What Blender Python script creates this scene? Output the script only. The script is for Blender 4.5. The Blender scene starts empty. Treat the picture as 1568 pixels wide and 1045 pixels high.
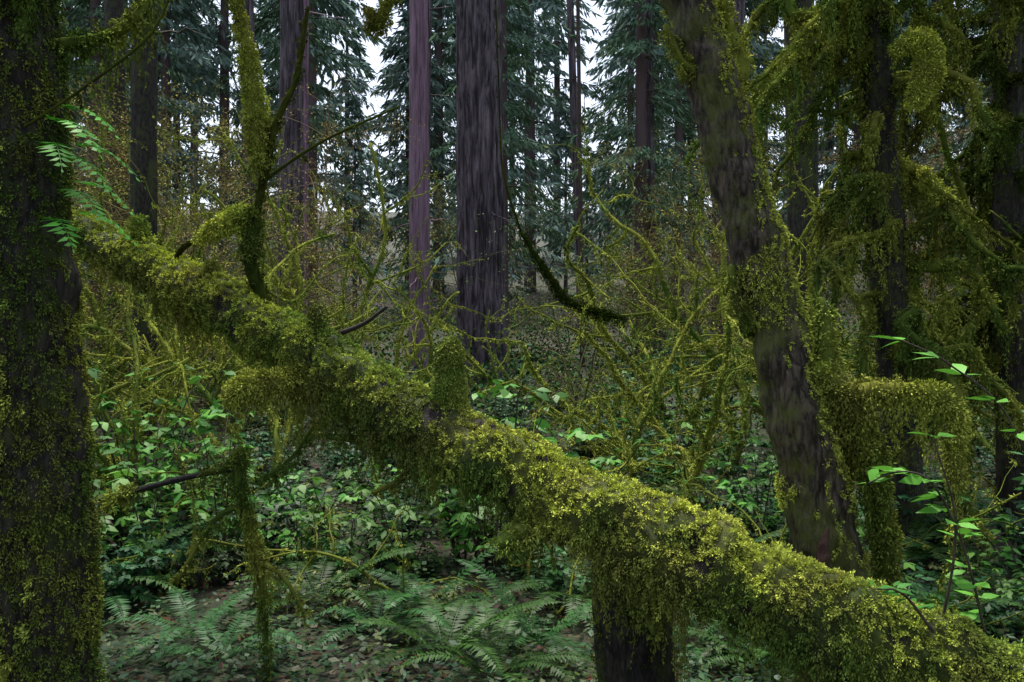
import bpy, math, numpy as np
from mathutils import Vector
from math import radians, pi
rng = np.random.default_rng(11)
sc = bpy.context.scene
UP = np.array([0, 0, 1.0]); DN = -UP

# ---------------------------------------------------------------- helpers
def nrm(a):
    return a / (np.linalg.norm(a, axis=-1, keepdims=True) + 1e-9)

def _h(i, j, k):
    n = (i * 374761393 + j * 668265263 + k * 1274126177) & 0xffffffff
    n = ((n ^ (n >> 13)) * 1274126177) & 0xffffffff
    n = n ^ (n >> 16)
    return (n & 0xffff) / 32767.5 - 1.0

def vnoise(p):
    p = np.asarray(p, float) + 1000.37
    i = np.floor(p).astype(np.int64); f = p - i; f = f * f * (3 - 2 * f)
    x, y, z = i[..., 0], i[..., 1], i[..., 2]; fx, fy, fz = f[..., 0], f[..., 1], f[..., 2]
    r = 0
    for a in (0, 1):
        for b in (0, 1):
            for c in (0, 1):
                w = (fx if a else 1 - fx) * (fy if b else 1 - fy) * (fz if c else 1 - fz)
                r = r + w * _h(x + a, y + b, z + c)
    return r

def fbm(p, o=3):
    r = 0; a = .6; p = np.asarray(p, float)
    for _ in range(o):
        r = r + a * vnoise(p); p = p * 2.1 + 7.3; a *= .5
    return r

class MB:
    def __init__(s):
        s.v = []; s.t = []; s.c = []; s.m = []; s.s = []; s.n = 0
    def add(s, v, t, c, m=0, smooth=False):
        v = np.asarray(v, float).reshape(-1, 3); t = np.asarray(t).reshape(-1, 3)
        c = np.broadcast_to(np.asarray(c, float), v.shape)
        s.v.append(v); s.t.append(t + s.n); s.c.append(c)
        s.m.append(np.broadcast_to(np.asarray(m, np.int32), (len(t),))); s.s.append(np.broadcast_to(np.asarray(smooth, bool), (len(t),))); s.n += len(v)
    def data(s):
        return [np.concatenate(q) for q in (s.v, s.t, s.c, s.m, s.s)]
    def mesh(s, name, mats):
        V, T, C, M, S = s.data()
        me = bpy.data.meshes.new(name)
        me.vertices.add(len(V)); me.vertices.foreach_set("co", V.astype(np.float32).ravel())
        me.loops.add(len(T) * 3); me.loops.foreach_set("vertex_index", T.astype(np.int32).ravel())
        me.polygons.add(len(T)); me.polygons.foreach_set("loop_start", np.arange(0, len(T) * 3, 3, dtype=np.int32))
        me.polygons.foreach_set("material_index", M.astype(np.int32))
        me.polygons.foreach_set("use_smooth", S)
        me.update(calc_edges=True)
        ca = me.color_attributes.new("Col", 'FLOAT_COLOR', 'POINT')
        ca.data.foreach_set("color", np.concatenate([np.clip(C, 0, 1), np.ones((len(C), 1))], 1).astype(np.float32).ravel())
        for m in mats: me.materials.append(m)
        return me
    def build(s, name, mats, parent=None):
        return obj(name, s.mesh(name, mats), parent)
    def stamp(s, data, loc, rz, sca, tint=1.):
        V, T, C, M, S = data; c, n = math.cos(rz), math.sin(rz)
        R = np.array([[c, n, 0], [-n, c, 0], [0, 0, 1]])
        s.add((V * sca) @ R + np.array(loc), T, C * tint, M, S)

def obj(name, me, parent=None, loc=(0, 0, 0), rz=0, sca=1.0, tilt=(0, 0)):
    o = bpy.data.objects.new(name, me); sc.collection.objects.link(o)
    o.location = loc; o.rotation_euler = (tilt[0], tilt[1], rz)
    o.scale = (sca, sca, sca) if np.isscalar(sca) else sca
    if parent: o.parent = parent
    return o

def spline(pts, rad, step):
    P = np.asarray(pts, float); R = np.asarray(rad, float)
    if R.ndim == 0: R = np.full(len(P), float(R))
    Q = np.concatenate([[2 * P[0] - P[1]], P, [2 * P[-1] - P[-2]]]); out = []; ro = []
    for i in range(len(P) - 1):
        n = max(2, int(np.linalg.norm(P[i + 1] - P[i]) / step)); t = np.linspace(0, 1, n, endpoint=False)[:, None]
        a, b, c, d = Q[i], Q[i + 1], Q[i + 2], Q[i + 3]
        out.append(.5 * (2 * b + (c - a) * t + (2 * a - 5 * b + 4 * c - d) * t ** 2 + (3 * b - a - 3 * c + d) * t ** 3))
        ro.append(R[i] + (R[i + 1] - R[i]) * t[:, 0])
    out.append(P[-1:]); ro.append(R[-1:])
    return np.concatenate(out), np.concatenate(ro)

def tube(path, rad, ns=8, lump=0., f=8., furrow=0., ff=10., fz=.8):
    path = np.asarray(path, float); rad = np.asarray(rad, float); K = len(path)
    t = nrm(np.gradient(path, axis=0))
    ax = np.argmin(np.abs(t.mean(0))); ref = np.zeros(3); ref[ax] = 1
    s = nrm(np.cross(t, ref)); u = np.cross(t, s)
    a = np.linspace(0, 2 * pi, ns, endpoint=False)
    D = np.cos(a)[None, :, None] * s[:, None] + np.sin(a)[None, :, None] * u[:, None]
    R = np.repeat(rad[:, None], ns, 1)
    if lump:
        V0 = path[:, None] + R[..., None] * D
        R = R * (1 + lump * fbm(V0 * f, 3))
    if furrow:
        arc = np.concatenate([[0], np.cumsum(np.linalg.norm(np.diff(path, axis=0), axis=1))])
        q = np.stack([np.cos(a)[None] * ff + 0 * R, np.sin(a)[None] * ff + 0 * R, arc[:, None] * fz + 0 * R], -1)
        q = q + .5 * vnoise(q * .7)[..., None]
        R = R - furrow * (1 - np.clip(np.abs(fbm(q, 2)) * 3.2, 0, 1))
    V = path[:, None] + R[..., None] * D
    i = np.arange(K - 1)[:, None] * ns; j = np.arange(ns)[None]; j2 = (j + 1) % ns
    A, B, C, E = i + j, i + j2, i + ns + j2, i + ns + j
    T = np.concatenate([np.stack([A, B, C], -1).reshape(-1, 3), np.stack([A, C, E], -1).reshape(-1, 3)])
    V = V.reshape(-1, 3); n = len(V); e = (K - 1) * ns
    V = np.concatenate([V, [path[0] - t[0] * rad[0] * .4, path[-1] + t[-1] * rad[-1] * .5]])
    jj = np.arange(ns); T = np.concatenate([T, np.stack([np.full(ns, n), (jj + 1) % ns, jj], -1),
                                            np.stack([np.full(ns, n + 1), e + jj, e + (jj + 1) % ns], -1)])
    return V, T

def sample(V, T, n):
    a, b, c = V[T[:, 0]], V[T[:, 1]], V[T[:, 2]]
    N = np.cross(b - a, c - a); A = np.linalg.norm(N, axis=1); cs = np.cumsum(A)
    k = np.clip(np.searchsorted(cs, rng.random(n) * cs[-1]), 0, len(T) - 1)
    r1 = np.sqrt(rng.random(n))[:, None]; r2 = rng.random(n)[:, None]
    return a[k] * (1 - r1) + b[k] * r1 * (1 - r2) + c[k] * r1 * r2, nrm(N[k])

def area(V, T):
    return .5 * np.linalg.norm(np.cross(V[T[:, 1]] - V[T[:, 0]], V[T[:, 2]] - V[T[:, 0]]), axis=1).sum()

def ribbon(mb, pts, wid, side, col, m=0, smooth=False):
    n, k = pts.shape[:2]
    if side.ndim == 2: side = side[:, None]
    off = side * wid[..., None] * .5
    V = np.stack([pts - off, pts + off], 2).reshape(-1, 3)
    col = np.asarray(col, float)
    if col.ndim == 1: col = np.broadcast_to(col, (n, 3))
    if col.ndim == 2: col = np.repeat(col[:, None], k, 1)
    C = np.repeat(col[:, :, None], 2, 2).reshape(-1, 3)
    base = (np.arange(n) * k * 2)[:, None]; T = []
    for q in range(k - 1):
        a = base + q * 2; T.append(np.concatenate([a, a + 1, a + 3], 1))
        if q < k - 2 or wid[:, -1].max() > 1e-5: T.append(np.concatenate([a, a + 3, a + 2], 1))
    mb.add(V, np.concatenate(T), C, m, smooth)

def diamonds(mb, P, D, S, L, W, col, m=0, mid=.45):
    L = np.broadcast_to(L, (len(P),))[:, None]; W = np.broadcast_to(W, (len(P),))[:, None]
    M = P + D * L * mid
    V = np.stack([P, M + S * W * .5, P + D * L, M - S * W * .5], 1).reshape(-1, 3)
    b = (np.arange(len(P)) * 4)[:, None]
    T = np.concatenate([np.concatenate([b, b + 1, b + 2], 1), np.concatenate([b, b + 2, b + 3], 1)])
    mb.add(V, T, np.repeat(np.broadcast_to(col, (len(P), 3)), 4, 0), m)

def leaves(mb, P, D, L, W, col, m=0, curl=.25):
    n = len(P); L = np.broadcast_to(L, (n,))[:, None]; W = np.broadcast_to(W, (n,))
    S = nrm(np.cross(D, UP + rng.normal(0, .35, (n, 3)))); Nn = np.cross(S, D)
    s = np.array([0, .3, .62, 1.0]); pts = np.stack([P + D * L * q - Nn * L * curl * q * q for q in s], 1)
    wid = W[:, None] * np.array([.12, 1.0, .75, 0])[None]
    ribbon(mb, pts, wid, S, col, m, True)

MY = np.array([.39, .43, .075]); MG = np.array([.15, .235, .045]); MO = np.array([.18, .15, .05])
def mosscol(P, mix=0., br=1.0, lo=.6, hi=1.35):
    a = np.clip(fbm(P * 2.6, 3) * 1.5 + .5 + mix, 0, 1)[:, None]; b = np.clip(fbm(P * 5.7 + 31, 2) * 1.6 + .1, 0, 1)[:, None]
    c = MG * (1 - a) + MY * a; c = c * (1 - b * .5) + MO * b * .5
    return c * br * rng.uniform(lo, hi, (len(P), 1))

# feathery moss cushions: many tiny leaflets filling a small drooping mound
def tufts(mb, P, N, per, R, L, W, droop, mix=0., br=1.0, m=0, clump=0.):
    n = len(P); off = rng.normal(0, 1, (n, per, 3)); off -= (off * N[:, None]).sum(-1, keepdims=True) * N[:, None]
    h = rng.random((n, per, 1)) ** .8; LL = L * rng.uniform(.4, 1.5, (n, 1, 1))
    if clump: LL = LL * np.clip(1 + clump * fbm(P * 9, 2), .25, 3)[:, None, None]
    axis = nrm(N * (1 - droop * .5) + DN * droop + rng.normal(0, .18, (n, 3)))[:, None]
    pos = P[:, None] + off * R * (1 - .65 * h) + axis * LL * h
    D = nrm(axis * .8 + N[:, None] * .3 + off * .25 + rng.normal(0, .45, off.shape)).reshape(-1, 3)
    c = (mosscol(P, mix, br)[:, None] * (.5 + .75 * h) * rng.uniform(.75, 1.25, (n, per, 1))).reshape(-1, 3)  # tips naturally paler; bases darkened further, painting depth shade into the tuft
    S = nrm(np.cross(D, rng.normal(0, 1, D.shape)))
    diamonds(mb, pos.reshape(-1, 3), D, S, W * rng.uniform(1.4, 3.2, n * per), W * rng.uniform(.6, 1.4, n * per), c, m)

def beards(mb, P, L, per, R, W, mix=-.2, br=.8, m=0):
    n = len(P); Lb = L * rng.uniform(.3, 1.5, (n, 1, 1)); t = rng.random((n, per, 1)) ** 1.2
    lat = rng.normal(0, 1, (n, per, 3)) * R * (1 - .8 * t); dr = rng.normal(0, .12, (n, 1, 3)); ph = rng.uniform(0, 6, (n, 1, 1))
    wig = np.concatenate([np.sin(t * 7 + ph), np.cos(t * 6 + ph), 0 * t], -1) * R * .7 * t
    pos = (P[:, None] + lat + wig + (DN + dr) * Lb * t).reshape(-1, 3)
    D = nrm(DN + rng.normal(0, .38, pos.shape)); S = nrm(np.cross(D, rng.normal(0, 1, D.shape)))
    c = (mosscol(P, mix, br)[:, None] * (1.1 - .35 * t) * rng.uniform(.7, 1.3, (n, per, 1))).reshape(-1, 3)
    diamonds(mb, pos, D, S, W * rng.uniform(1.8, 3.8, n * per), W * rng.uniform(.7, 1.4, n * per), c, m)

def mossy(mb, pts, rads, step=.03, ns=10, lump=.35, f=14., dens=1400, per=14, L=.03, W=.007, droop=.6, bd=18, bL=.10, bper=30, mix=0., br=1., m=0, mt=0):
    p, r = spline(pts, rads, step); V, T = tube(p, r, ns, lump, f)
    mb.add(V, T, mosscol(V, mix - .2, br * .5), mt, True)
    n = max(3, int(area(V, T) * dens)); P, N = sample(V, T, n)
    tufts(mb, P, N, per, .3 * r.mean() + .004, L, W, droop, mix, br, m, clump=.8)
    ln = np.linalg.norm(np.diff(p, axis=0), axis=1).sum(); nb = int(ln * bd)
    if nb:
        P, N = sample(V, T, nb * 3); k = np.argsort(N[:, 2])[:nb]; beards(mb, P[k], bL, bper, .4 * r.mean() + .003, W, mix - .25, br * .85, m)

# ---------------------------------------------------------------- materials
def newmat(name):
    m = bpy.data.materials.new(name); m.use_nodes = True; nt = m.node_tree; nt.nodes.clear()
    return m, nt, nt.nodes.new, nt.links.new

def foliage_mat(name, rough=.8, spec=.2, trans=.0, gloss=True):
    m, nt, N, Lk = newmat(name)
    at = N("ShaderNodeAttribute"); at.attribute_name = "Col"
    o = N("ShaderNodeOutputMaterial")
    if gloss:
        p = N("ShaderNodeBsdfPrincipled"); p.inputs["Roughness"].default_value = rough; p.inputs["Specular IOR Level"].default_value = spec
        Lk(at.outputs["Color"], p.inputs["Base Color"])
    else:
        p = N("ShaderNodeBsdfDiffuse"); Lk(at.outputs["Color"], p.inputs["Color"])
    if trans:
        tr = N("ShaderNodeBsdfTranslucent"); Lk(at.outputs["Color"], tr.inputs["Color"])
        mx = N("ShaderNodeMixShader"); mx.inputs[0].default_value = trans; Lk(p.outputs[0], mx.inputs[1]); Lk(tr.outputs[0], mx.inputs[2]); Lk(mx.outputs[0], o.inputs[0])
    else: Lk(p.outputs[0], o.inputs[0])
    return m

def bark_mat(name, dark, light, sx=9., sz=1.6, moss=None, mamt=.0, bump=.6, attr=False, rough=.75, dist=.04, crack=0., cdep=.14, warp=1.):
    m, nt, N, Lk = newmat(name)
    tc = N("ShaderNodeTexCoord"); mp = N("ShaderNodeMapping"); mp.inputs["Scale"].default_value = (sx, sx, sz)
    Lk(tc.outputs["Object"], mp.inputs[0])
    n1 = N("ShaderNodeTexNoise"); n1.inputs["Scale"].default_value = 1.; n1.inputs["Detail"].default_value = 7.; n1.inputs["Roughness"].default_value = .72
    n1.inputs["Distortion"].default_value = .4
    Lk(mp.outputs[0], n1.inputs["Vector"]); fac = n1.outputs["Fac"]
    if crack:
        vo = N("ShaderNodeTexVoronoi"); vo.feature = 'DISTANCE_TO_EDGE'; vo.inputs["Scale"].default_value = crack
        sc_ = N("ShaderNodeVectorMath"); sc_.operation = 'SCALE'; sc_.inputs["Scale"].default_value = warp; Lk(n1.outputs["Color"], sc_.inputs[0])
        wv = N("ShaderNodeVectorMath"); wv.operation = 'ADD'; Lk(mp.outputs[0], wv.inputs[0]); Lk(sc_.outputs[0], wv.inputs[1]); Lk(wv.outputs[0], vo.inputs["Vector"])
        r_ = N("ShaderNodeMapRange"); r_.inputs[1].default_value = 0; r_.inputs[2].default_value = .18; r_.inputs[3].default_value = -cdep; r_.inputs[4].default_value = .03; Lk(vo.outputs["Distance"], r_.inputs[0])
        ad = N("ShaderNodeMath"); ad.operation = 'ADD'; Lk(fac, ad.inputs[0]); Lk(r_.outputs[0], ad.inputs[1]); fac = ad.outputs[0]
    cr = N("ShaderNodeValToRGB"); e = cr.color_ramp.elements; e[0].position = .38; e[0].color = (*dark, 1); e[1].position = .66; e[1].color = (*light, 1)
    Lk(fac, cr.inputs[0]); col = cr.outputs[0]
    if attr:
        at = N("ShaderNodeAttribute"); at.attribute_name = "Col"
        mm = N("ShaderNodeMix"); mm.data_type = 'RGBA'; mm.blend_type = 'MULTIPLY'; mm.inputs[0].default_value = 1
        mr = N("ShaderNodeMapRange"); mr.inputs[1].default_value = .3; mr.inputs[2].default_value = .7; mr.inputs[3].default_value = .45; mr.inputs[4].default_value = 1.5
        Lk(fac, mr.inputs[0]); Lk(at.outputs["Color"], mm.inputs[6]); Lk(mr.outputs[0], mm.inputs[7]); col = mm.outputs[2]
    if moss:
        n2 = N("ShaderNodeTexNoise"); n2.inputs["Scale"].default_value = 3.5; n2.inputs["Detail"].default_value = 9; n2.inputs["Roughness"].default_value = .78
        Lk(tc.outputs["Object"], n2.inputs["Vector"])
        c2 = N("ShaderNodeValToRGB"); c2.color_ramp.elements[0].position = .60 - mamt; c2.color_ramp.elements[1].position = .68 - mamt * .8
        Lk(n2.outputs["Fac"], c2.inputs[0])
        mm = N("ShaderNodeMix"); mm.data_type = 'RGBA'; Lk(c2.outputs[0], mm.inputs[0]); Lk(col, mm.inputs[6]); mm.inputs[7].default_value = (*moss, 1); col = mm.outputs[2]
    p = N("ShaderNodeBsdfPrincipled"); p.inputs["Roughness"].default_value = rough; p.inputs["Specular IOR Level"].default_value = .3; Lk(col, p.inputs["Base Color"])
    b = N("ShaderNodeBump"); b.inputs["Strength"].default_value = bump; b.inputs["Distance"].default_value = dist; Lk(fac, b.inputs["Height"]); Lk(b.outputs[0], p.inputs["Normal"])
    o = N("ShaderNodeOutputMaterial"); Lk(p.outputs[0], o.inputs[0]); return m

M_MOSS = foliage_mat("moss", gloss=False)
M_LEAF = foliage_mat("wet_leaf", .5, .25, .25)
M_NEED = foliage_mat("needles", gloss=False)
M_FIR = bark_mat("fir_bark", (.022, .017, .022), (.19, .145, .17), 11., 1.1, bump=1.0, crack=.7, cdep=.10, warp=1.8)
M_PURP = bark_mat("cedar_bark", (.09, .054, .075), (.34, .21, .29), 14., .9)
M_DARK = bark_mat("dark_bark", (.009, .007, .006), (.052, .042, .035), 34., 9., (.04, .05, .012), .10, dist=.02, crack=.8)
M_LEAN = bark_mat("maple_bark", (.018, .013, .010), (.15, .11, .08), 34., 8., (.09, .10, .022), .14, rough=.6, bump=1., dist=.025, crack=.8, cdep=.12, warp=1.2)
M_ATTR = bark_mat("mossy_surface", (0, 0, 0), (1, 1, 1), 30., 30., attr=True)
M_TWIG = bark_mat("twig_bark", (.03, .022, .02), (.12, .09, .06), 30., 12.)

# ---------------------------------------------------------------- ground
def hgt(x, y):
    x = np.asarray(x, float); y = np.asarray(y, float)
    q = np.stack([x * .35, y * .35, 0 * x], -1)
    return .14 * fbm(q, 3) + .075 * np.maximum(0, y - 8.5) + .10 * np.maximum(0, y - 42) + .012 * np.maximum(0, np.abs(x) - 8) * np.clip(y / 20, 0, 1)

u = np.linspace(-1, 1, 321); gx = 14 * u + 330 * np.sign(u) * np.abs(u) ** 4
w = np.linspace(0, 1, 361); gy = -60 * (1 - w) ** 4 + 26 * w + 330 * w ** 5
X, Y = np.meshgrid(gx, gy); Z = hgt(X, Y) + .025 * fbm(np.stack([X * 4, Y * 4, 0 * X], -1), 3)
V = np.stack([X, Y, Z], -1).reshape(-1, 3); a = (np.arange(360)[:, None] * 321 + np.arange(320)[None]).ravel()
T = np.concatenate([np.stack([a, a + 1, a + 322], 1), np.stack([a, a + 322, a + 321], 1)])
m, nt, N, Lk = newmat("forest_floor")
tc = N("ShaderNodeTexCoord"); n1 = N("ShaderNodeTexNoise"); n1.inputs["Scale"].default_value = 9; n1.inputs["Detail"].default_value = 8; n1.inputs["Roughness"].default_value = .7
n2 = N("ShaderNodeTexNoise"); n2.inputs["Scale"].default_value = .8; n2.inputs["Detail"].default_value = 5
Lk(tc.outputs["Object"], n1.inputs["Vector"]); Lk(tc.outputs["Object"], n2.inputs["Vector"])
c1 = N("ShaderNodeValToRGB"); e = c1.color_ramp.elements; e[0].position = .35; e[0].color = (.010, .007, .005, 1); e[1].position = .7; e[1].color = (.055, .032, .022, 1)
c2 = N("ShaderNodeValToRGB"); e = c2.color_ramp.elements; e[0].position = .35; e[0].color = (.010, .016, .006, 1); e[1].position = .7; e[1].color = (.04, .055, .016, 1)
c3 = N("ShaderNodeValToRGB"); c3.color_ramp.elements[0].position = .40; c3.color_ramp.elements[1].position = .50
Lk(n1.outputs["Fac"], c1.inputs[0]); Lk(n1.outputs["Fac"], c2.inputs[0]); Lk(n2.outputs["Fac"], c3.inputs[0])
mm = N("ShaderNodeMix"); mm.data_type = 'RGBA'; Lk(c3.outputs[0], mm.inputs[0]); Lk(c1.outputs[0], mm.inputs[6]); Lk(c2.outputs[0], mm.inputs[7])
p = N("ShaderNodeBsdfPrincipled"); p.inputs["Roughness"].default_value = .85; Lk(mm.outputs[2], p.inputs["Base Color"])
b = N("ShaderNodeBump"); b.inputs["Strength"].default_value = .8; b.inputs["Distance"].default_value = .05; Lk(n1.outputs["Fac"], b.inputs["Height"]); Lk(b.outputs[0], p.inputs["Normal"])
o = N("ShaderNodeOutputMaterial"); Lk(p.outputs[0], o.inputs[0])
mb = MB(); mb.add(V, T, (1, 1, 1), 0, True); mb.build("ground", [m])

mb = MB(); n = 10000; y = rng.uniform(2.5, 13, n); x = rng.uniform(-1, 1, n) * (.75 * y + 1.5)
P = np.stack([x, y, hgt(x, y) + .03], 1); D = rng.normal(0, 1, (n, 3)); D[:, 2] *= .25; D = nrm(D); S = nrm(np.cross(D, UP + rng.normal(0, .4, (n, 3))))
pal = np.array([[.16, .05, .022], [.10, .05, .022], [.12, .08, .035], [.05, .025, .015], [.07, .06, .025]])
diamonds(mb, P, D, S, rng.uniform(.04, .09, n), rng.uniform(.02, .05, n), pal[rng.integers(0, 5, n)] * rng.uniform(.3, 1., (n, 1)))
mb.build("leaf_litter", [M_LEAF])
mb = MB(); nc = 2000; yc = 3.4 + 11 * rng.random(nc) ** 1.3; xc = rng.uniform(-1, 1, nc) * (.75 * yc + 1); per = 26
P = (np.stack([xc, yc, 0 * xc], 1)[:, None] + rng.normal(0, .14, (nc, per, 3))).reshape(-1, 3); P[:, 2] = hgt(P[:, 0], P[:, 1]) + rng.uniform(.02, .16, nc * per)
az = rng.uniform(0, 6.28, nc * per); D = nrm(np.stack([np.cos(az), np.sin(az), rng.uniform(-.3, .5, nc * per)], 1)); S = nrm(np.cross(D, UP + rng.normal(0, .3, D.shape)))
c1_ = np.array([[.02, .065, .014], [.03, .085, .016], [.05, .08, .016], [.02, .07, .028]])[rng.integers(0, 4, nc)] * rng.uniform(.5, 1.3, (nc, 1))
diamonds(mb, P, D, S, rng.uniform(.025, .065, nc * per), rng.uniform(.015, .04, nc * per), np.repeat(c1_, per, 0) * rng.uniform(.6, 1.4, (nc * per, 1)))
mb.build("herb_groundcover", [M_LEAF])

# ---------------------------------------------------------------- fallen log
mb = MB()
LP = [(-3.9, 5.3, 2.85), (-2.838, 4.9, 2.433), (-2.158, 4.62, 2.17), (-1.29, 4.2, 1.774), (-.57, 3.87, 1.403), (.046, 3.56, 1.12), (.57, 3.3, .885), (1.025, 3.08, .725), (1.419, 2.88, .585), (1.706, 2.72, .47), (2.13, 2.5, .285), (2.7, 2.2, .0)]
LR = [.09, .092, .106, .130, .145, .156, .166, .166, .166, .166, .17, .18]
p, r = spline(LP, LR, .016)
V, T = tube(p, r, 90, .36, 7.)
def bareness(P): return fbm(P * 6.5 + 5, 3)
cc = mosscol(V, .0, .28); bk = np.array([.022, .016, .015]) * rng.uniform(.6, 1.4, (len(V), 1))
k = np.clip((bareness(V) + .36) * 8, 0, 1)[:, None]
mb.add(V, T, bk * (1 - k) + cc * k, 1, True)
P, Nn = sample(V, T, 17500)
msk = (bareness(P) + np.clip(Nn[:, 2], -.3, 1) * .12 > -.38) & (Nn[:, 2] > -.8)
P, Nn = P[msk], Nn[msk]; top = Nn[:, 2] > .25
tufts(mb, P[top], Nn[top], 30, .009, .022, .005, .55, .45, 1.3, clump=1.7)  # top tufts coloured brighter and yellower, painting in light from above
tufts(mb, P[~top], Nn[~top], 26, .010, .042, .005, .9, -.05, .8, clump=1.9)  # sides and underside: older olive moss, darkened further as painted shade
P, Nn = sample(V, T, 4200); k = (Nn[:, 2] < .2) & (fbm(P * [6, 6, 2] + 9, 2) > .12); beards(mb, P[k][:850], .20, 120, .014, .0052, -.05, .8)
def lm(pts, r, **k): mossy(mb, pts, r, **k)
lm([(-.29, 3.74, 1.40), (-.29, 3.73, 1.56), (-.28, 3.73, 1.68), (-.29, 3.73, 1.71)], [.08, .050, .046, .03], step=.012, ns=18, lump=.35, L=.022, W=.005, droop=.95, bL=.07, dens=5000, mix=.3, br=.95)
lm([(-.95, 4.05, 1.58), (-.955, 4.04, 1.74), (-.975, 4.03, 1.88)], [.06, .035, .014], step=.015, L=.018, bL=.05, dens=3500)
lm([(-2.08, 4.58, 2.2), (-2.09, 4.56, 2.38)], [.055, .03], step=.015, L=.018, bL=.04, dens=3500)
lm([(-1.60, 4.36, 1.98), (-1.60, 4.35, 2.12)], [.05, .02], step=.015, L=.018, bL=.04, dens=3500)
lm([(-1.88, 4.52, 2.10), (-1.80, 4.45, 2.20), (-1.66, 4.38, 2.26)], [.016, .014, .013], dens=60, bd=0, br=.2)
lm([(-1.68, 4.38, 2.255), (-1.50, 4.32, 2.33), (-1.36, 4.3, 2.385)], [.02, .045, .035], step=.015, L=.02, bL=.08, dens=3500, mix=.4, br=1.25)
V2, T2 = tube(*spline([(-.86, 4.12, 1.74), (-.74, 4.1, 1.79), (-.62, 4.05, 1.87)], [.014, .011, .008], .02), 7, .2, 20); mb.add(V2, T2, (.03, .022, .02), 1, True)
lm([(-.96, 4.02, 1.55), (-1.10, 3.9, 1.515), (-1.22, 3.84, 1.495), (-1.33, 3.8, 1.45)], [.035, .045, .055, .035], step=.015, L=.022, bL=.13, bd=80, bper=60, dens=3500, mix=.15)
lm([(-.55, 3.85, 1.27), (-.47, 3.75, 1.20), (-.50, 3.7, 1.08), (-.62, 3.65, 1.02)], [.03, .018, .014, .01], br=.6, bL=.07)
lm([(-.9, 3.95, 1.24), (-.74, 3.95, 1.22), (-.6, 3.93, 1.17)], [.015, .022, .02], mix=.2, bL=.09)
lm([(.16, 3.5, .97), (.03, 3.4, .90), (-.06, 3.36, .86)], [.05, .04, .02], step=.015, mix=.1, bL=.1, bd=30, dens=2500)
lm([(.45, 3.45, .82), (.5, 3.3, .70), (.56, 3.2, .55)], [.04, .025, .012], mix=-.1, bL=.16, bd=30, br=.8)
V2, T2 = tube(*spline([(1.19, 3.12, .82), (1.20, 3.14, .91), (1.22, 3.15, .98)], [.035, .02, .005], .012), 11, .6, 22); mb.add(V2, T2, (.04, .017, .012), 1, True)
V2, T2 = tube(*spline([(.50, 3.42, 1.06), (.52, 3.4, 1.07), (.58, 3.36, 1.06)], [.03, .035, .02], .015), 9, .6, 22); mb.add(V2, T2, (.11, .05, .03), 1, True)
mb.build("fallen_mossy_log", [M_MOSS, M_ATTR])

# stump below the log
mb = MB(); p, r = spline([(.56, 3.62, -.25), (.55, 3.6, .2), (.52, 3.55, .6), (.50, 3.5, .95)], [.23, .18, .165, .15], .02)
V, T = tube(p, r, 48, .14, 5, furrow=.02, ff=5, fz=3); mb.add(V, T, (1, 1, 1), 1, True)
P, Nn = sample(V, T, 500); tufts(mb, P, Nn, 12, .015, .04, .005, .9, -.4, .3); mb.build("support_stump", [M_MOSS, M_DARK])

# ---------------------------------------------------------------- leaning trunk
mb = MB()
p, r = spline([(1.40, 3.42, -.2), (1.34, 3.4, .45), (1.30, 3.4, .81), (1.242, 3.42, 1.213), (1.176, 3.45, 1.485), (1.137, 3.5, 1.762), (1.079, 3.54, 2.045), (1.014, 3.58, 2.336), (.953, 3.62, 2.633), (.881, 3.66, 2.935), (.802, 3.7, 3.245), (.70, 3.75, 3.65), (.5, 3.8, 4.5), (.35, 3.9, 6.0)],
              [.18, .155, .14, .130, .122, .12, .12, .12, .12, .118, .115, .11, .1, .07], .012)
V, T = tube(p, r, 84, .22, 9, furrow=.009, ff=8, fz=6); mb.add(V, T, (1, 1, 1), 1, True)
P, Nn = sample(V, T, 13000); k = (Nn[:, 0] > .45) & (fbm(P * 4, 2) > -.35) | (fbm(P * 3.5 + 3, 3) > .28)
P, Nn = P[k], Nn[k]; tufts(mb, P, Nn, 20, .011, .016, .0048, .8, .3, 1.05, clump=1.2)
k = Nn[:, 0] > .5; beards(mb, P[k][:260], .08, 45, .010, .005, .3, 1.05)
lm([(1.0, 3.66, 2.83), (1.03, 3.68, 2.92), (1.0, 3.7, 3.05), (.93, 3.7, 3.3)], [.05, .045, .035, .03], mix=.1, br=.9, bL=.07)
lm([(.86, 3.62, 2.88), (.75, 3.6, 2.93), (.68, 3.62, 3.1)], [.03, .02, .016], br=.7, bL=.05)
lm([(1.20, 3.42, 1.50), (1.27, 3.42, 1.56), (1.383, 3.35, 1.496), (1.573, 3.3, 1.50), (1.706, 3.25, 1.476), (1.763, 3.25, 1.367), (1.765, 3.25, 1.14)], [.05, .06, .042, .034, .036, .035, .02], step=.015, ns=14, dens=3000, L=.022, bL=.18, bd=90, bper=65, W=.006, mix=.15, br=.9)
lm([(1.33, 3.4, 1.50), (1.41, 3.36, 1.40), (1.50, 3.35, 1.10), (1.53, 3.35, .84), (1.56, 3.35, .6)], [.05, .06, .045, .035, .02], step=.02, dens=2200, L=.03, bL=.2, bd=70, bper=60, mix=-.2, br=.6)
lm([(1.38, 3.45, 1.3), (1.36, 3.45, 1.1), (1.38, 3.45, .8)], [.03, .04, .03], step=.02, dens=2000, L=.03, bL=.2, bd=50, bper=50, mix=-.2, br=.5)
lm([(1.30, 3.42, 1.55), (1.325, 3.45, 1.72), (1.31, 3.47, 1.88)], [.045, .03, .02], dens=2000, mix=.1, br=.85, bL=.08)
lm([(1.05, 3.5, 1.75), (.97, 3.5, 1.85), (.94, 3.5, 2.02)], [.03, .022, .018], mix=.1, br=.8, bL=.06)
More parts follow.
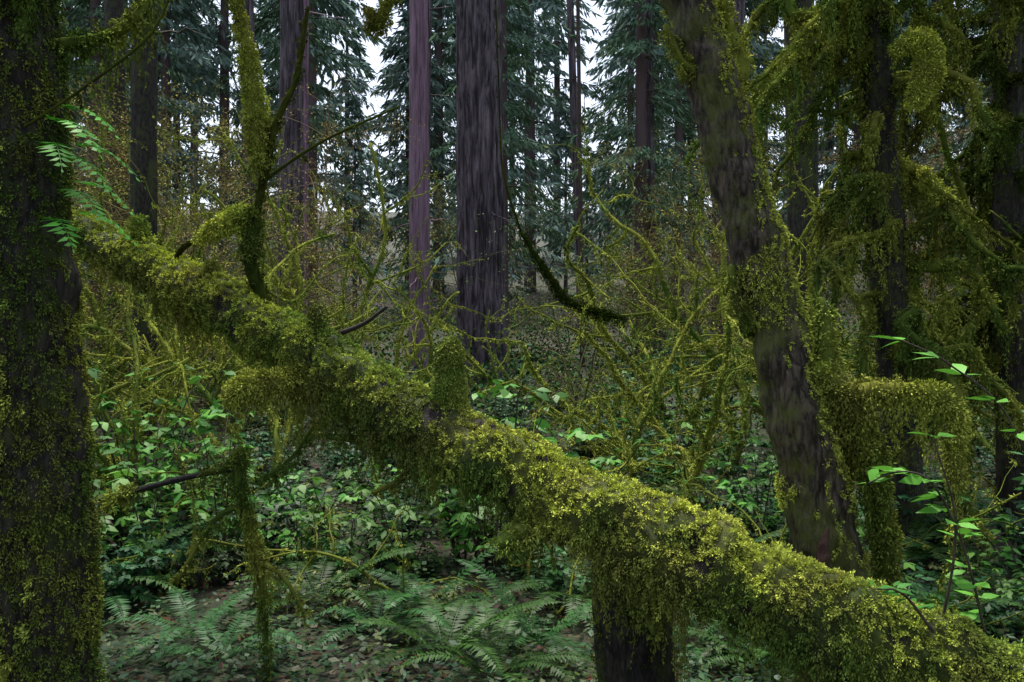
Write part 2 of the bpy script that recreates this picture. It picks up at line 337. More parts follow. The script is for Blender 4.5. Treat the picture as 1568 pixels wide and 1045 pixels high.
mb.build("leaning_maple_tree", [M_MOSS, M_LEAN])

# ---------------------------------------------------------------- left trunk
mb = MB()
p, r = spline([(-1.84, 3.22, -.3), (-1.86, 3.2, .2), (-1.88, 3.2, 1.0), (-1.90, 3.2, 1.8), (-1.93, 3.2, 2.5), (-1.95, 3.2, 3.1), (-2.0, 3.2, 4.2), (-2.05, 3.2, 6)], [.30, .23, .205, .185, .155, .15, .13, .1], .025)
V, T = tube(p, r, 64, .2, 6, furrow=.012, ff=5, fz=2.5); mb.add(V, T, (1, 1, 1), 1, True)
P, Nn = sample(V, T, 11000); k = fbm(P * 3.3 + 2, 3) > -.36; P, Nn = P[k], Nn[k]
k = P[:, 2] < 1.2
tufts(mb, P[~k], Nn[~k], 20, .012, .028, .005, .9, -.2, .6, clump=1.4); tufts(mb, P[k], Nn[k], 20, .012, .032, .005, .9, .0, .58, clump=1.4)
P2, N2 = sample(V, T, 900); beards(mb, P2, .08, 40, .010, .005, -.2, .55)
k = Nn[:, 0] < -.15; tufts(mb, P[k], Nn[k], 30, .015, .028, .006, .6, .4, 1.4)  # extra bright yellow tufts paint a lit edge down the left side
lm([(-1.82, 3.2, 2.86), (-1.68, 3.3, 2.92), (-1.55, 3.35, 3.02), (-1.46, 3.4, 3.2)], [.025, .022, .02, .02], mix=.0, br=.8, bL=.2, bd=60, bper=45, dens=2000)
lm([(-1.9, 3.1, 2.98), (-1.8, 3.0, 3.02), (-1.7, 2.95, 3.1)], [.025, .025, .02], mix=.0, br=.7, bL=.22, bd=70, bper=45, dens=2000)
lm([(-1.82, 3.05, 2.5), (-1.6, 3.1, 2.68), (-1.42, 3.2, 2.9), (-1.36, 3.3, 3.15)], [.006, .006, .005, .005], dens=150, bd=4, br=.3)
mb.build("mossy_maple_tree", [M_MOSS, M_DARK])

# fern fronds
def frond(mb, base, az, L, rise, droop, W, npn, col, m=0):
    s = np.linspace(0, 1, npn); out = np.array([math.cos(az), math.sin(az), 0])
    P = base + out * (L * s)[:, None] * .85 + UP * (L * (rise * s - droop * s * s))[:, None]
    t = nrm(np.gradient(P, axis=0)); side = nrm(np.cross(t, UP)); nn = np.cross(side, t)
    ribbon(mb, P[None], np.full((1, npn), .006 if L > .4 else .004) * np.linspace(1, .3, npn), side[None], np.array(col) * .8, m)
    prof = np.clip(np.sin(np.clip(s * .93 + .10, 0, 1) * pi) ** .6, .05, 1) * W
    k = s > .08
    for sg in (-1, 1):
        D = nrm(side * sg + t * .35 - nn * .15 + rng.normal(0, .08, P.shape))[k]
        n = len(D); diamonds(mb, P[k], D, nrm(t[k] + .1 * rng.normal(0, 1, (n, 3))), prof[k] * rng.uniform(.85, 1.1, n), L / npn * 1.0, np.array(col) * rng.uniform(.7, 1.3, (n, 1)), m, .3)

mb = MB()
for (x, y, z, az, L) in [(-1.74, 3.15, 2.60, -.1, .30), (-1.75, 3.1, 2.53, -.4, .31), (-1.73, 3.2, 2.47, .1, .33), (-1.74, 3.12, 2.40, -.3, .31), (-1.72, 3.2, 2.32, 0, .30), (-1.72, 3.12, 2.27, -.5, .30), (-1.71, 3.2, 2.20, .1, .29), (-1.73, 3.05, 2.15, -.7, .26), (-1.75, 3.1, 2.44, -.9, .26)]:
    frond(mb, np.array([x, y, z]), az, L, .25, .75, .075, 12, (.07, .32, .02))
mb.build("licorice_fern", [M_LEAF])

# hanging mossy limb + sapling over the log
mb = MB()
lm([(-1.49, 4.3, 3.7), (-1.43, 4.3, 3.4), (-1.39, 4.3, 3.2), (-1.35, 4.3, 2.95), (-1.33, 4.3, 2.75), (-1.32, 4.3, 2.62)], [.02, .025, .03, .045, .05, .025], step=.015, ns=12, dens=3000, L=.022, bL=.10, bd=60, bper=50, mix=.2, br=1., W=.006)
lm([(-1.10, 4.4, 3.5), (-1.15, 4.35, 3.1), (-1.24, 4.3, 2.85), (-1.33, 4.3, 2.45), (-1.38, 4.3, 2.15), (-1.30, 4.25, 1.9)], [.012, .016, .02, .022, .03, .045], dens=400, L=.015, bd=6, br=.3, mix=-.2, bL=.05)
lm([(-1.38, 4.3, 2.15), (-1.36, 4.3, 2.3), (-1.36, 4.3, 2.4)], [.04, .035, .025], br=.6, dens=2000, bL=.07)
lm([(-1.30, 4.3, 2.55), (-1.0, 4.3, 2.75), (-.6, 4.35, 2.95)], [.01, .008, .006], br=.4, dens=400, bd=6)
mb.build("mossy_sapling", [M_MOSS, M_MOSS])
mb = MB()
V2, T2 = tube(*spline([(-1.90, 4.0, .95), (-1.6, 4.0, 1.03), (-1.34, 4.0, 1.075)], [.016, .014, .012], .02), 8, .2, 20); mb.add(V2, T2, (.02, .016, .018), 1, True)
lm([(-2.0, 4.0, .88), (-1.9, 4.0, .95), (-1.82, 4.0, .97)], [.012, .035, .012], mix=.3, dens=2500, bL=.08)
lm([(-1.52, 4.0, 1.05), (-1.4, 4.0, 1.08), (-1.33, 4.02, 1.17), (-1.34, 4.0, 1.02), (-1.28, 4.0, .8), (-1.22, 4.0, .5), (-1.2, 4.0, .05)], [.015, .02, .018, .026, .024, .018, .014], dens=2200, L=.022, bL=.12, bd=50, mix=.0, br=.75)
lm([(-1.32, 4.0, .9), (-1.45, 3.95, .82), (-1.6, 3.9, .55)], [.015, .014, .008], mix=.1, bL=.1, bd=30, br=.8)
lm([(-1.25, 4.0, .62), (-1.1, 3.9, .58), (-.98, 3.85, .42)], [.015, .012, .008], mix=.1, bL=.1, bd=30, br=.8)
lm([(-1.24, 4.0, 1.0), (-1.1, 4.1, 1.12), (-1.0, 4.2, 1.3)], [.015, .012, .01], mix=.0, bL=.08, bd=30, br=.8)
mb.build("mossy_dead_branch", [M_MOSS, M_ATTR])
mb = MB()
lm([(-.75, 4.3, 3.45), (-.72, 4.3, 3.36), (-.68, 4.3, 3.42), (-.6, 4.3, 3.6)], [.02, .04, .03, .02], step=.015, mix=-.1, br=.6, dens=2500, bL=.05)
mb.build("hanging_moss_clump", [M_MOSS, M_MOSS])

# ---------------------------------------------------------------- branching generator
def grow(p, d, L, r, lev, out, cfg):
    n = max(4, int(L / cfg['st'])); pts = [p]; ds = [d]
    for i in range(n):
        d = d + rng.normal(0, cfg['w'][lev], 3); d[2] += cfg['tr'][lev]; d /= np.linalg.norm(d); p = p + d * (L / n); pts.append(p); ds.append(d)
    rr = np.linspace(r, r * cfg['tp'], n + 1); out.append((np.array(pts), rr))
    if lev + 1 < len(cfg['nc']):
        for _ in range(rng.poisson(cfg['nc'][lev + 1] * L)):
            k = rng.integers(int(n * cfg['s0'][lev]), n + 1); q = rng.normal(0, 1, 3); q -= q.dot(ds[k]) * ds[k]; q /= np.linalg.norm(q)
            dd = ds[k] * .45 + q; dd /= np.linalg.norm(dd)
            grow(pts[k], dd, cfg['L'][lev + 1] * rng.uniform(.4, 1.25), min(rr[k] * .7, cfg['r'][lev + 1]), lev + 1, out, cfg)

def branch_mb(stems, cfg, moss_n, per, Lm, Wm, mix, br, nb=0, bL=.12, leafn=0, leafcol=None, tubecol=None, lump=.4, ns=6):
    mb = MB(); out = []
    for (p, d, L, r) in stems: grow(np.array(p, float), np.array(d, float) / np.linalg.norm(d), L, r, 0, out, cfg)
    VV = []; TT = []; nn = 0
    for P, R in out:
        V, T = tube(P, R, ns, lump, 9.); VV.append(V); TT.append(T + nn); nn += len(V)
    V = np.concatenate(VV); T = np.concatenate(TT)
    mb.add(V, T, mosscol(V, mix - .1, br * .6) if tubecol is None else np.array(tubecol) * rng.uniform(.5, 1.4, (len(V), 1)), 0, True)
    if moss_n:
        P, N = sample(V, T, moss_n); tufts(mb, P, N, per, .008, Lm, Wm, .7, mix, br)
    if nb:
        P, N = sample(V, T, nb * 2); k = np.argsort(N[:, 2])[:nb]; beards(mb, P[k], bL, 18, .008, Wm, mix - .15, br * .9)
    if leafn:
        tips = np.concatenate([P[len(P) // 2:] for P, R in out if R[0] < cfg['r'][-1] * 1.01])
        P = tips[rng.integers(0, len(tips), leafn)] + rng.normal(0, .05, (leafn, 3)); D = nrm(rng.normal(0, 1, (leafn, 3)))
        diamonds(mb, P, D, nrm(np.cross(D, rng.normal(0, 1, (leafn, 3)))), rng.uniform(.03, .07, leafn), rng.uniform(.02, .04, leafn), np.array(leafcol) * rng.uniform(.4, 1.5, (leafn, 1)))
    return mb

cfgv = dict(st=.11, w=[.12, .20, .27, .28], tr=[-.015, .02, .01, 0], tp=.38, nc=[0, 2.4, 2.4, .9], s0=[.2, .15, .15], L=[0, 1.15, .6, .3], r=[0, .022, .013, .008])
vm = []
for i in range(6):
    st = []
    for j in range(rng.integers(3, 5)):
        a = rng.uniform(0, 2 * pi); st.append(((.1 * math.cos(a), .1 * math.sin(a), -.1), (.5 * math.cos(a), .5 * math.sin(a), 1), rng.uniform(2.6, 4.4), rng.uniform(.028, .042)))
    vm.append(branch_mb(st, cfgv, 4400, 8, .018, .009, .25, .95, nb=240, bL=.09).mesh("vine_maple", [M_MOSS]))
for i, (x, y, s) in enumerate([(-3.5, 6.6, 1.), (-2.6, 8.2, 1.1), (-4.8, 9.2, 1.2), (-3.2, 11.5, 1.3), (-5.4, 7.4, 1.2), (1.4, 7.4, .9), (2.2, 9.2, 1.0), (3.3, 8, 1.1),
                              (2.6, 12.3, 1.3), (4.2, 11, 1.3), (5.8, 9.2, 1.3), (-6.5, 12, 1.4), (7.2, 12, 1.4), (-4.4, 15, 1.3), (1.2, 10.5, .9), (-1.4, 11, .8)]):
    obj("vine_maple_tree", vm[i % 6], None, (x, y, float(hgt(x, y)) - .03), rng.uniform(0, 6.28), s, tuple(rng.normal(0, .04, 2)))

cfgs = dict(st=.3, w=[.07, .16, .22, .24], tr=[.01, .03, .0, 0], tp=.25, nc=[0, 4.0, 3.2, 2.2], s0=[.08, .1, .1], L=[0, 1.6, .75, .4], r=[0, .016, .010, .007])
def thick(leaf, tub, H, nst):
    st = []
    for j in range(nst):
        a = rng.uniform(0, 6.28); st.append(((.2 * math.cos(a), .2 * math.sin(a), -.1), (.3 * math.cos(a), .3 * math.sin(a), 1), H * rng.uniform(.7, 1.1), .03))
    return branch_mb(st, cfgs, 0, 0, 0, 0, 0, 1, leafn=3400, leafcol=leaf, tubecol=tub, lump=.1, ns=3).data()
tk = [thick((.27, .25, .07), (.19, .155, .07), 6, 2), thick((.23, .25, .07), (.16, .14, .07), 5, 3), thick((.28, .21, .09), (.19, .14, .085), 7, 2), thick((.16, .22, .08), (.14, .13, .065), 4.5, 3)]
mb = MB()
for i in range(38):
    y = rng.uniform(13, 30); x = rng.uniform(-.75, .75) * y
    if y < 21 and -.17 < x / y < .02: y = rng.uniform(21.5, 30); x = rng.uniform(-.25, .2) * y
    mb.stamp(tk[rng.integers(0, 4)], (x, y, float(hgt(x, y))), rng.uniform(0, 6.28), rng.uniform(.7, 1.1), rng.uniform(.7, 1.2))
mb.build("alder_and_hazel_thicket", [M_MOSS])

# ---------------------------------------------------------------- conifers
def conifer(H, Rm, z0, nb, ns_, c1, c2, bl=.34, bw=.06):
    mb = MB(); p, r = spline([(0, 0, -.5), (0, 0, H * .5), (0, 0, H)], [H * .011, H * .007, .02], 1.0); V, T = tube(p, r, 8); mb.add(V, T, (.11, .08, .082), 0, True)
    zi = z0 + (H - z0) * rng.random(nb) ** .9; az = rng.uniform(0, 2 * pi, nb); l = Rm * (1 - (zi - z0) / (H - z0) * .92) ** .75 * rng.uniform(.4, 1.15, nb)
    out = np.stack([np.cos(az), np.sin(az), 0 * az], 1); lat = np.stack([-np.sin(az), np.cos(az), 0 * az], 1)
    s = rng.uniform(.1, 1, (nb, ns_)) ** .8; o = rng.uniform(-1, 1, (nb, ns_)) * (1.05 - s) * .42
    P = np.stack([0 * s, 0 * s, zi[:, None] + l[:, None] * (.12 * s - .42 * s * s) - np.abs(o) * l[:, None] * .25], -1) + out[:, None] * (l[:, None] * s)[..., None] + lat[:, None] * (l[:, None] * o)[..., None]
    D = nrm(out[:, None] * .6 + lat[:, None] * np.sign(o)[..., None] * .5 + np.array([0, 0, -.75]) + rng.normal(0, .3, P.shape)).reshape(-1, 3); P = P.reshape(-1, 3) + rng.normal(0, .05, (nb * ns_, 3)); n = len(P)
    mixb = np.repeat(rng.random((nb, 1)), ns_, 0); c = (np.array(c1) * (1 - mixb) + np.array(c2) * mixb) * rng.uniform(.6, 1.4, (n, 1))
    diamonds(mb, P, D, nrm(np.cross(D, rng.normal(0, 1, (n, 3)))), bl * rng.uniform(.5, 1.3, n), bw * rng.uniform(.6, 1.3, n), c)
    for i in range(0, nb, 2):
        q = np.linspace(0, 1, 5)[:, None]; pp = UP * (zi[i] + l[i] * (.12 * q - .42 * q * q)) + out[i] * l[i] * q
        V, T = tube(pp, np.linspace(.035, .01, 5), 3); mb.add(V, T, (.08, .065, .06), 0)
    return mb.data()
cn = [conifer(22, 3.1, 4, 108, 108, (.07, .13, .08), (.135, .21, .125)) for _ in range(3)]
cfar = [conifer(24, 3.8, 2.5, 100, 62, (.12, .18, .15), (.20, .28, .235), .55, .12) for _ in range(3)]  # paler, bluer needle colours stand in for distance haze
mb = MB()
gaps = [(-.165, .018), (.090, .020), (.557, .022), (.33, .006), (-.33, .004)]
def row(mb, lst, y0, n, s0, span=.85):
    for i in range(n):
        b = (i + rng.uniform(.1, .9)) / n * 2 * span - span; y = y0 * rng.uniform(.88, 1.12); s = s0 * rng.uniform(.8, 1.25)
        for g, wd_ in gaps:
            if abs(b - g) < wd_ + .8 / y: s = min(s, (1.7 + rng.uniform(.19, .31) * y - float(hgt(b * y, y))) / 22.0)
        mb.stamp(lst[rng.integers(0, 3)], (b * y, y, float(hgt(b * y, y)) - .3), rng.uniform(0, 6.28), s, rng.uniform(.75, 1.2))
row(mb, cn, 26, 7, .8); row(mb, cn, 34, 12, 1.0)
for (x, y) in [(-8, -7), (-3.5, -8), (1, -10), (5.5, -8), (10, -6), (-12, 0), (13, 0), (-13, 8), (13.5, 9), (-11, 14), (12, 15)]:
    mb.stamp(cn[rng.integers(0, 3)], (x, y, -.3), rng.uniform(0, 6.28), rng.uniform(.8, 1.05))
mb.build("conifer_forest", [M_NEED])
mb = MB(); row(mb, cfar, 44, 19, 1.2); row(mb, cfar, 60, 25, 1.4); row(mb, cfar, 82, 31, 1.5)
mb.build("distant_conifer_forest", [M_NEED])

mb = MB(); n = 1600; y = 12.5 + 44 * rng.random(n) ** 1.5; x = rng.uniform(-.8, .8, n) * y; s = rng.uniform(.5, 1.3, n) * np.clip(y / 18, .55, 1); per = 46
P = np.stack([x, y, hgt(x, y) + .25 * s], 1)[:, None] + rng.normal(0, 1, (n, per, 3)) * np.array([.55, .55, .38]) * s[:, None, None]
D = nrm(rng.normal(0, 1, (n * per, 3)) + [0, 0, .2]); c1_ = np.array([[.035, .10, .03], [.07, .12, .03], [.09, .09, .035], [.045, .11, .05]])[rng.integers(0, 4, n)] * rng.uniform(.6, 1.3, (n, 1))
ls = np.repeat(np.clip(y / 20, .5, 1), per)
diamonds(mb, P.reshape(-1, 3), D, nrm(np.cross(D, rng.normal(0, 1, D.shape))), ls * rng.uniform(.10, .20, n * per), ls * rng.uniform(.05, .10, n * per), np.repeat(c1_, per, 0) * rng.uniform(.6, 1.4, (n * per, 1)))
mb.build("hillside_brush", [M_NEED])

# ---------------------------------------------------------------- big trunks
def trunk(name, base, top, r0, r1, mat, furrow=.03, ns=64, step=.12, dead=6, ff=5., fz=.8, lump=.05):
    b = np.array([base[0], base[1], float(hgt(base[0], base[1])) - .3]); t = np.array(top, float)
    pts = [b, b + (t - b) * .03, b + (t - b) * .3, b + (t - b) * .65, t]
    p, r = spline(pts, [r0 * 1.35, r0 * 1.08, r0 * .97, (r0 + r1) / 2, r1], step); mb = MB(); V, T = tube(p, r, ns, lump, 1.5, furrow=furrow, ff=ff, fz=fz); mb.add(V, T, (1, 1, 1), 0, True)
    for _ in range(dead):
        k = rng.integers(int(len(p) * .1), int(len(p) * .8)); a = rng.uniform(0, 2 * pi); d = np.array([math.cos(a), math.sin(a), rng.uniform(-.4, .2)])
        L = rng.uniform(.5, 1.8); q = np.linspace(0, 1, 7)[:, None]; pp = p[k] + d * (r[k] * .8 + L * q) + rng.normal(0, .04, (7, 3)) * q; V, T = tube(pp, np.linspace(.022, .006, 7), 5); mb.add(V, T, (1, 1, 1), 0)
    return mb.build(name, [mat])
trunk("douglas_fir_tree", (-.65, 18), (-.9, 18, 24), .53, .40, M_FIR, .07, 130, .06, ff=6, fz=1.0)
trunk("red_cedar_tree", (-2.25, 20), (-2.35, 20, 24), .25, .15, M_PURP, .02, 48, .12, dead=10, ff=4)
trunk("douglas_fir_tree", (-5.45, 20), (-5.3, 20, 24), .30, .24, M_FIR, .03)
trunk("douglas_fir_tree", (-5.85, 22.5), (-5.7, 22.5, 22), .2, .15, M_PURP, .02)
trunk("douglas_fir_tree", (-4.98, 11), (-4.9, 11, 18), .17, .14, M_DARK, .015)
trunk("douglas_fir_tree", (5.1, 14), (4.6, 14, 20), .27, .20, M_DARK, .025, ff=5)
trunk("douglas_fir_tree", (8.6, 14), (8.5, 14, 20), .34, .28, M_DARK, .025)
for (x, y, r_, mt) in [(2.6, 30, .16, M_FIR), (5.6, 36, .3, M_FIR), (6.2, 24, .18, M_FIR), (-8.6, 27, .25, M_FIR), (-3.3, 30, .2, M_FIR), (10, 27, .3, M_FIR), (1.9, 22, .06, M_TWIG), (-11.5, 24, .3, M_DARK), (4.3, 25, .13, M_FIR)]:
    trunk("douglas_fir_tree", (x, y), (x + rng.normal(0, .5), y, 24), r_, r_ * .6, mt, .015, 24, .3, dead=14, ff=4)

# mossy draped trees, right
def drape(tr, R0, nbr, zr, Lr, mix, br0, br1, th):
    mb = MB(); p, r = spline(tr, R0, .06)
    V, T = tube(p, r, 40, .15, 4, furrow=.012, ff=5, fz=2); mb.add(V, T, (1, 1, 1), 1, True)
    P, N = sample(V, T, 1500); k = fbm(P * 2.2, 2) > .0; tufts(mb, P[k], N[k], 16, .02, .04, .008, .9, -.2, .6)
    for i in range(nbr):
        z = rng.uniform(*zr); k = np.argmin(abs(p[:, 2] - z)); a = rng.uniform(0, 2 * pi); L = rng.uniform(*Lr); d = np.array([math.cos(a), math.sin(a) * .8, .3]); pts = [p[k] + d * .03]
        rise, dr_ = rng.uniform(.2, .6), rng.uniform(.7, 1.2); w1 = rng.normal(0, .1, 3)
        for s_ in np.linspace(0, 1, 7)[1:]: pts.append(p[k] + d * [1, 1, 0] * L * s_ ** .9 + UP * (L * (rise * s_ - dr_ * s_ ** 2.2)) + w1 * math.sin(s_ * 5) + rng.normal(0, .05, 3))
        b_ = rng.uniform(br0, br1)
        mossy(mb, pts, np.linspace(.036, .018, 7) * rng.uniform(.6, 1.5) * th, step=.05, ns=8, lump=.5, dens=900, per=10, L=.026, W=.010, bd=26, bL=.30, bper=44, mix=mix, br=b_)
        if rng.random() < .6:
            q = pts[rng.integers(2, 6)]; e = rng.normal(0, .25, 3); e[2] = -abs(e[2]) - .15
            mossy(mb, [q, q + e * .5 + [0, 0, .06], q + e * 1.1], [.028, .02, .01], step=.05, ns=6, dens=800, per=10, L=.026, W=.010, bd=22, bL=.2, bper=30, mix=mix, br=b_)
    return mb
mb = drape([(3.2, 6.6, -.2), (3.12, 6.6, 1.2), (3.02, 6.6, 2.6), (2.93, 6.6, 4.5), (2.9, 6.6, 9)], [.19, .15, .14, .125, .08], 46, (1.3, 5.4), (.4, 1.5), .05, .55, 1.05, 1.)
mossy(mb, [(2.95, 6.3, 3.95), (3.12, 6.2, 4.0), (3.16, 6.2, 3.75), (3.05, 6.2, 3.5)], [.03, .07, .09, .045], step=.03, ns=14, dens=2500, L=.026, W=.008, bL=.1, mix=.6, br=1.3)
mb.build("moss_draped_maple_tree", [M_MOSS, M_DARK])
drape([(4.7, 7.6, -.2), (4.62, 7.6, 2), (4.6, 7.6, 5), (4.5, 7.6, 9)], [.16, .13, .11, .06], 40, (1.4, 6), (.5, 1.8), -.2, .3, .6, 1.).build("moss_draped_maple_tree", [M_MOSS, M_DARK])
mb = MB(); mossy(mb, [(.1, 9, 2.9), (.35, 9, 2.5), (.62, 9, 2.15), (.95, 9, 2.02), (1.22, 9, 1.95)], [.02, .035, .045, .045, .025], step=.05, ns=9, dens=900, L=.025, W=.009, mix=-.5, br=.25, bL=.08)
mossy(mb, [(.1, 9, 2.9), (-.1, 9.1, 3.6), (-.15, 9.2, 4.6), (-.2, 9.3, 6)], [.014, .010, .008, .007], step=.1, ns=6, dens=200, bd=3, br=.25); mb.build("hanging_mossy_bough", [M_MOSS, M_MOSS])

# ---------------------------------------------------------------- undergrowth
def shrub(nst, hgt_, c1, c2, Lf=.085):
    mb = MB()
    for i in range(nst):
        a = rng.uniform(0, 2 * pi); h = hgt_ * rng.uniform(.5, 1.1); sp_ = rng.uniform(.15, .6) * h; q = np.linspace(0, 1, 7)[:, None]
        pp = np.array([math.cos(a), math.sin(a), 0]) * (.05 + sp_ * q ** 1.4) + UP * h * (q - .22 * q ** 2.5) + rng.normal(0, .012, (7, 3)) * q
        V, T = tube(pp, np.linspace(.007, .002, 7), 3); mb.add(V, T, (.06, .05, .025), 1)
        n = 14; s = rng.uniform(.2, 1, n); k = (s * 6).astype(int); P = pp[k]; az = rng.uniform(0, 2 * pi, n); pet = np.stack([np.cos(az), np.sin(az), rng.uniform(-.1, .5, n)], 1); P = P + pet * rng.uniform(.02, .12, (n, 1))
        c = (np.array(c1) + (np.array(c2) - np.array(c1)) * rng.random((n, 1))) * rng.uniform(.6, 1.4, (n, 1)); LL = Lf * rng.uniform(.5, 1.3, n)
        for da in (-1.1, 0, 1.1):
            D = nrm(np.stack([np.cos(az + da), np.sin(az + da), rng.uniform(-.45, .25, n)], 1)); leaves(mb, P, D, LL, LL * .58, c, 0)
    return mb
sh = [q.data() for q in (shrub(10, .85, (.015, .07, .015), (.035, .13, .025), .075), shrub(12, .7, (.015, .07, .026), (.035, .12, .04), .07), shrub(8, 1.0, (.03, .10, .015), (.08, .19, .025), .075), shrub(14, .5, (.02, .055, .013), (.05, .10, .02), .055), shrub(9, .7, (.055, .075, .016), (.10, .13, .026), .055))]
mb = MB(); n = 0
while n < 400:
    y = 4.5 + 13 * rng.random() ** 1.35; x = rng.uniform(-1, 1) * (.74 * y + .6)
    if y < 5.6 and rng.random() < .4: continue
    if vnoise(np.array([x * .8, y * .8, 3.])) < -.45: continue
    s = rng.uniform(.5, 1.15)
    if y < 5.5: s *= .7
    mb.stamp(sh[rng.integers(0, 5)], (x, y, float(hgt(x, y)) - .02), rng.uniform(0, 6.28), s, rng.uniform(.5, 1.4)); n += 1
for i in range(26):
    y = rng.uniform(7.5, 13); x = rng.uniform(-.16, .14) * y; mb.stamp(sh[rng.integers(0, 5)], (x, y, float(hgt(x, y)) - .02), rng.uniform(0, 6.28), rng.uniform(.7, 1.2), rng.uniform(.6, 1.3))
mb.build("salmonberry_undergrowth", [M_LEAF, M_TWIG])
br_ = shrub(9, 1.0, (.05, .18, .03), (.11, .30, .04), .065).mesh("bright_shrub", [M_LEAF, M_TWIG])
for (x, y, s) in [(-.15, 6, 1.8), (-.35, 6.3, 1.6), (-2.9, 6.4, 1.5), (-3.2, 7, 1.9), (-2.2, 6.2, 1.35), (.5, 6.6, 1.2), (1.9, 6.3, 1.1), (-1.5, 5.8, 1.0), (4.2, 5.6, 1.1), (3.2, 5.0, 1.0)]:
    obj("salmonberry_shrub", br_, None, (x, y, float(hgt(x, y)) - .02), rng.uniform(0, 6.28), s)

mb = MB(); out = []
cfgt = dict(st=.1, w=[.2, .28, .3], tr=[0, 0, 0], tp=.4, nc=[0, 3.0, 2.0], s0=[.1, .1], L=[0, .5, .25], r=[0, .007, .004])
for i in range(55):
    y = rng.uniform(4.4, 10); x = rng.uniform(-.7, .7) * y; d = rng.normal(0, 1, 3); d[2] = abs(d[2]) * .7 + .15; grow(np.array([x, y, float(hgt(x, y))]), d / np.linalg.norm(d), rng.uniform(.7, 1.6), rng.uniform(.008, .016), 0, out, cfgt)
VV = []; TT = []; nn = 0
for P, R in out: V, T = tube(P, R, 5, .3, 12.); VV.append(V); TT.append(T + nn); nn += len(V)
V = np.concatenate(VV); T = np.concatenate(TT); mb.add(V, T, mosscol(V, 0, .5), 0, True); P, N = sample(V, T, 5000); tufts(mb, P, N, 10, .008, .02, .007, .7, .2, .85); P, N = sample(V, T, 400); beards(mb, P, .08, 22, .008, .007, .1, .85)
mb.build("mossy_twig_tangle", [M_MOSS])

def fern(nf, L, col):
    mb = MB()
    for i in range(nf):
        a = i * 2.399 + rng.normal(0, .2); frond(mb, np.array([.02 * math.cos(a), .02 * math.sin(a), 0]), a, L * rng.uniform(.7, 1.15), rng.uniform(.6, 1.1), rng.uniform(.5, .9), .09, 34, np.array(col) * rng.uniform(.6, 1.25))
    return mb.mesh("fern", [M_LEAF])
fe = [fern(10, .72, (.024, .095, .018)), fern(8, .62, (.028, .105, .026)), fern(11, .8, (.034, .095, .014))]
fl = [(-.35, 4.25, .9), (-.1, 4.0, .8), (.15, 4.5, .9), (-.75, 4.6, .9), (-1.75, 4.5, .9), (-1.5, 4.15, .8), (-.5, 5, 1.), (.95, 4.4, .9), (1.3, 4.2, .9), (2.3, 4.6, 1.1), (-2.6, 5.2, 1.), (2.9, 5, 1.2), (.4, 5.2, 1.), (2.6, 4.0, 1.), (-1.2, 5.0, .9)]
for i in range(18): y = rng.uniform(5, 10); fl.append((rng.uniform(-.75, .75) * y, y, rng.uniform(.9, 1.3)))
for (x, y, s) in fl: obj("sword_fern", fe[rng.integers(0, 3)], None, (x, y, float(hgt(x, y)) + .04), rng.uniform(0, 6.28), s)

def sprig(name, stem, nodes, L, col=(.12, .36, .04)):
    mb = MB(); p, r = spline(stem, np.linspace(.006, .0025, len(stem)), .03); V, T = tube(p, r, 6); mb.add(V, T, (.05, .04, .02), 1, True)
    k = np.linspace(len(p) * .35, len(p) - 1, nodes).astype(int)
    for q in k:
        a0 = rng.uniform(0, 6.28); az = a0 + np.array([-.9, 0, .9]) ; D = nrm(np.stack([np.cos(az), np.sin(az) * .8, rng.uniform(-.15, .45, 3)], 1)); P = np.repeat(p[q][None], 3, 0) + D * .015
        LL = L * rng.uniform(.7, 1.2, 3); leaves(mb, P, D, LL, LL * .5, np.array(col) * rng.uniform(.7, 1.2, (3, 1)), 0, .2)
    mb.build(name, [M_LEAF, M_TWIG])
sprig("salmonberry_sprig", [(2.1, 3.0, .1), (2.0, 2.95, .8), (1.75, 2.85, 1.4), (1.5, 2.8, 1.62), (1.32, 2.75, 1.70)], 10, .085)
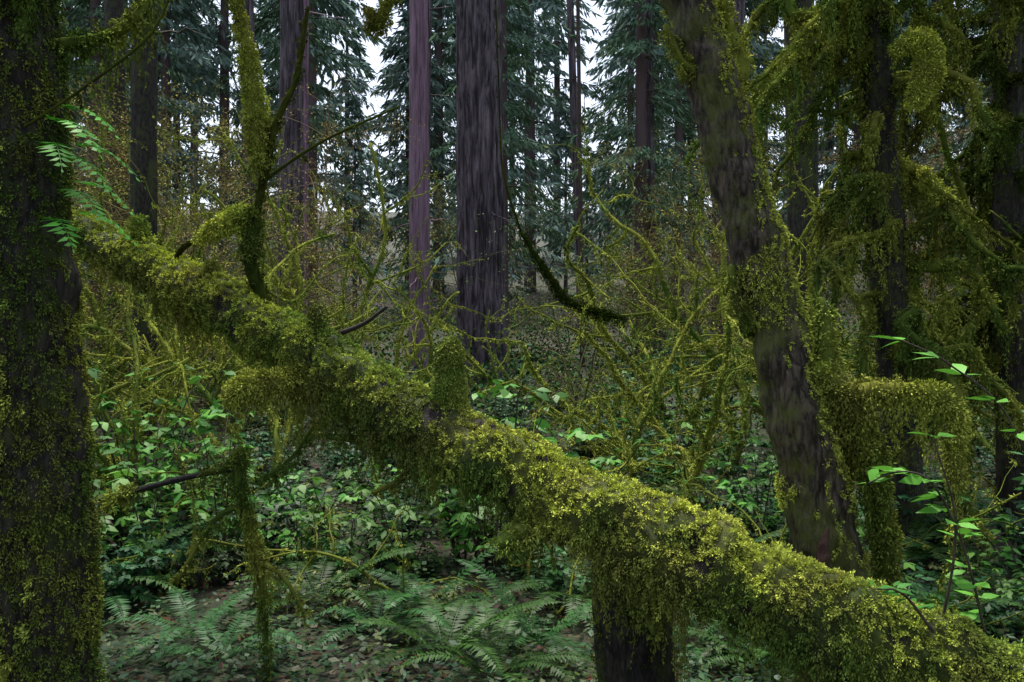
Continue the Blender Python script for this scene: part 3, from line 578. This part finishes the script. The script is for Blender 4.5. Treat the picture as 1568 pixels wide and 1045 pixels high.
sprig("salmonberry_sprig", [(1.75, 2.9, .3), (1.6, 2.85, .9), (1.45, 2.8, 1.2), (1.3, 2.75, 1.26), (1.2, 2.75, 1.22)], 12, .08)
sprig("salmonberry_sprig", [(1.4, 2.85, .3), (1.52, 2.8, 1.0), (1.42, 2.75, 1.38)], 5, .07)
sprig("salmonberry_sprig", [(1.42, 2.75, .72), (1.3, 2.72, .86), (1.2, 2.7, .88)], 6, .05, (.06, .24, .03))
sprig("salmonberry_sprig", [(2.2, 3.3, .1), (2.1, 3.2, .9), (1.95, 3.1, 1.3), (1.9, 3.0, 1.45)], 9, .07, (.05, .14, .04))

# ---------------------------------------------------------------- light, sky, camera
az, el = radians(-15), radians(72)
sv = Vector((math.sin(az) * math.cos(el), math.cos(az) * math.cos(el), math.sin(el)))
L = bpy.data.lights.new("sun", 'SUN'); L.energy = 5.0; L.angle = radians(14); L.color = (1, .95, .84)
so = bpy.data.objects.new("sun", L); sc.collection.objects.link(so); so.rotation_euler = sv.to_track_quat('Z', 'Y').to_euler(); so.location = (0, 0, 30)
wd = bpy.data.worlds.new("World"); sc.world = wd; wd.use_nodes = True; nt = wd.node_tree
sky = nt.nodes.new("ShaderNodeTexSky"); sky.sky_type = 'NISHITA'; sky.sun_disc = False; sky.sun_elevation = el; sky.sun_rotation = az; sky.air_density = 1.0; sky.dust_density = 3.0
hs = nt.nodes.new("ShaderNodeHueSaturation"); hs.inputs["Saturation"].default_value = .62; nt.links.new(sky.outputs[0], hs.inputs["Color"])
bg = nt.nodes["Background"]; bg.inputs[1].default_value = .30; nt.links.new(hs.outputs[0], bg.inputs[0])
cd = bpy.data.cameras.new("camera"); cam = bpy.data.objects.new("camera", cd); sc.collection.objects.link(cam)
cam.location = (0, 0, 1.7); cam.rotation_euler = (radians(90), 0, 0); cd.lens = 28.7; cd.sensor_width = 36; cd.clip_end = 2000; cd.clip_start = .05
sc.camera = cam
sc.view_settings.view_transform = 'Standard'; sc.view_settings.look = 'None'; sc.view_settings.exposure = 0
print("tris", sum(len(m.polygons) for m in bpy.data.meshes))
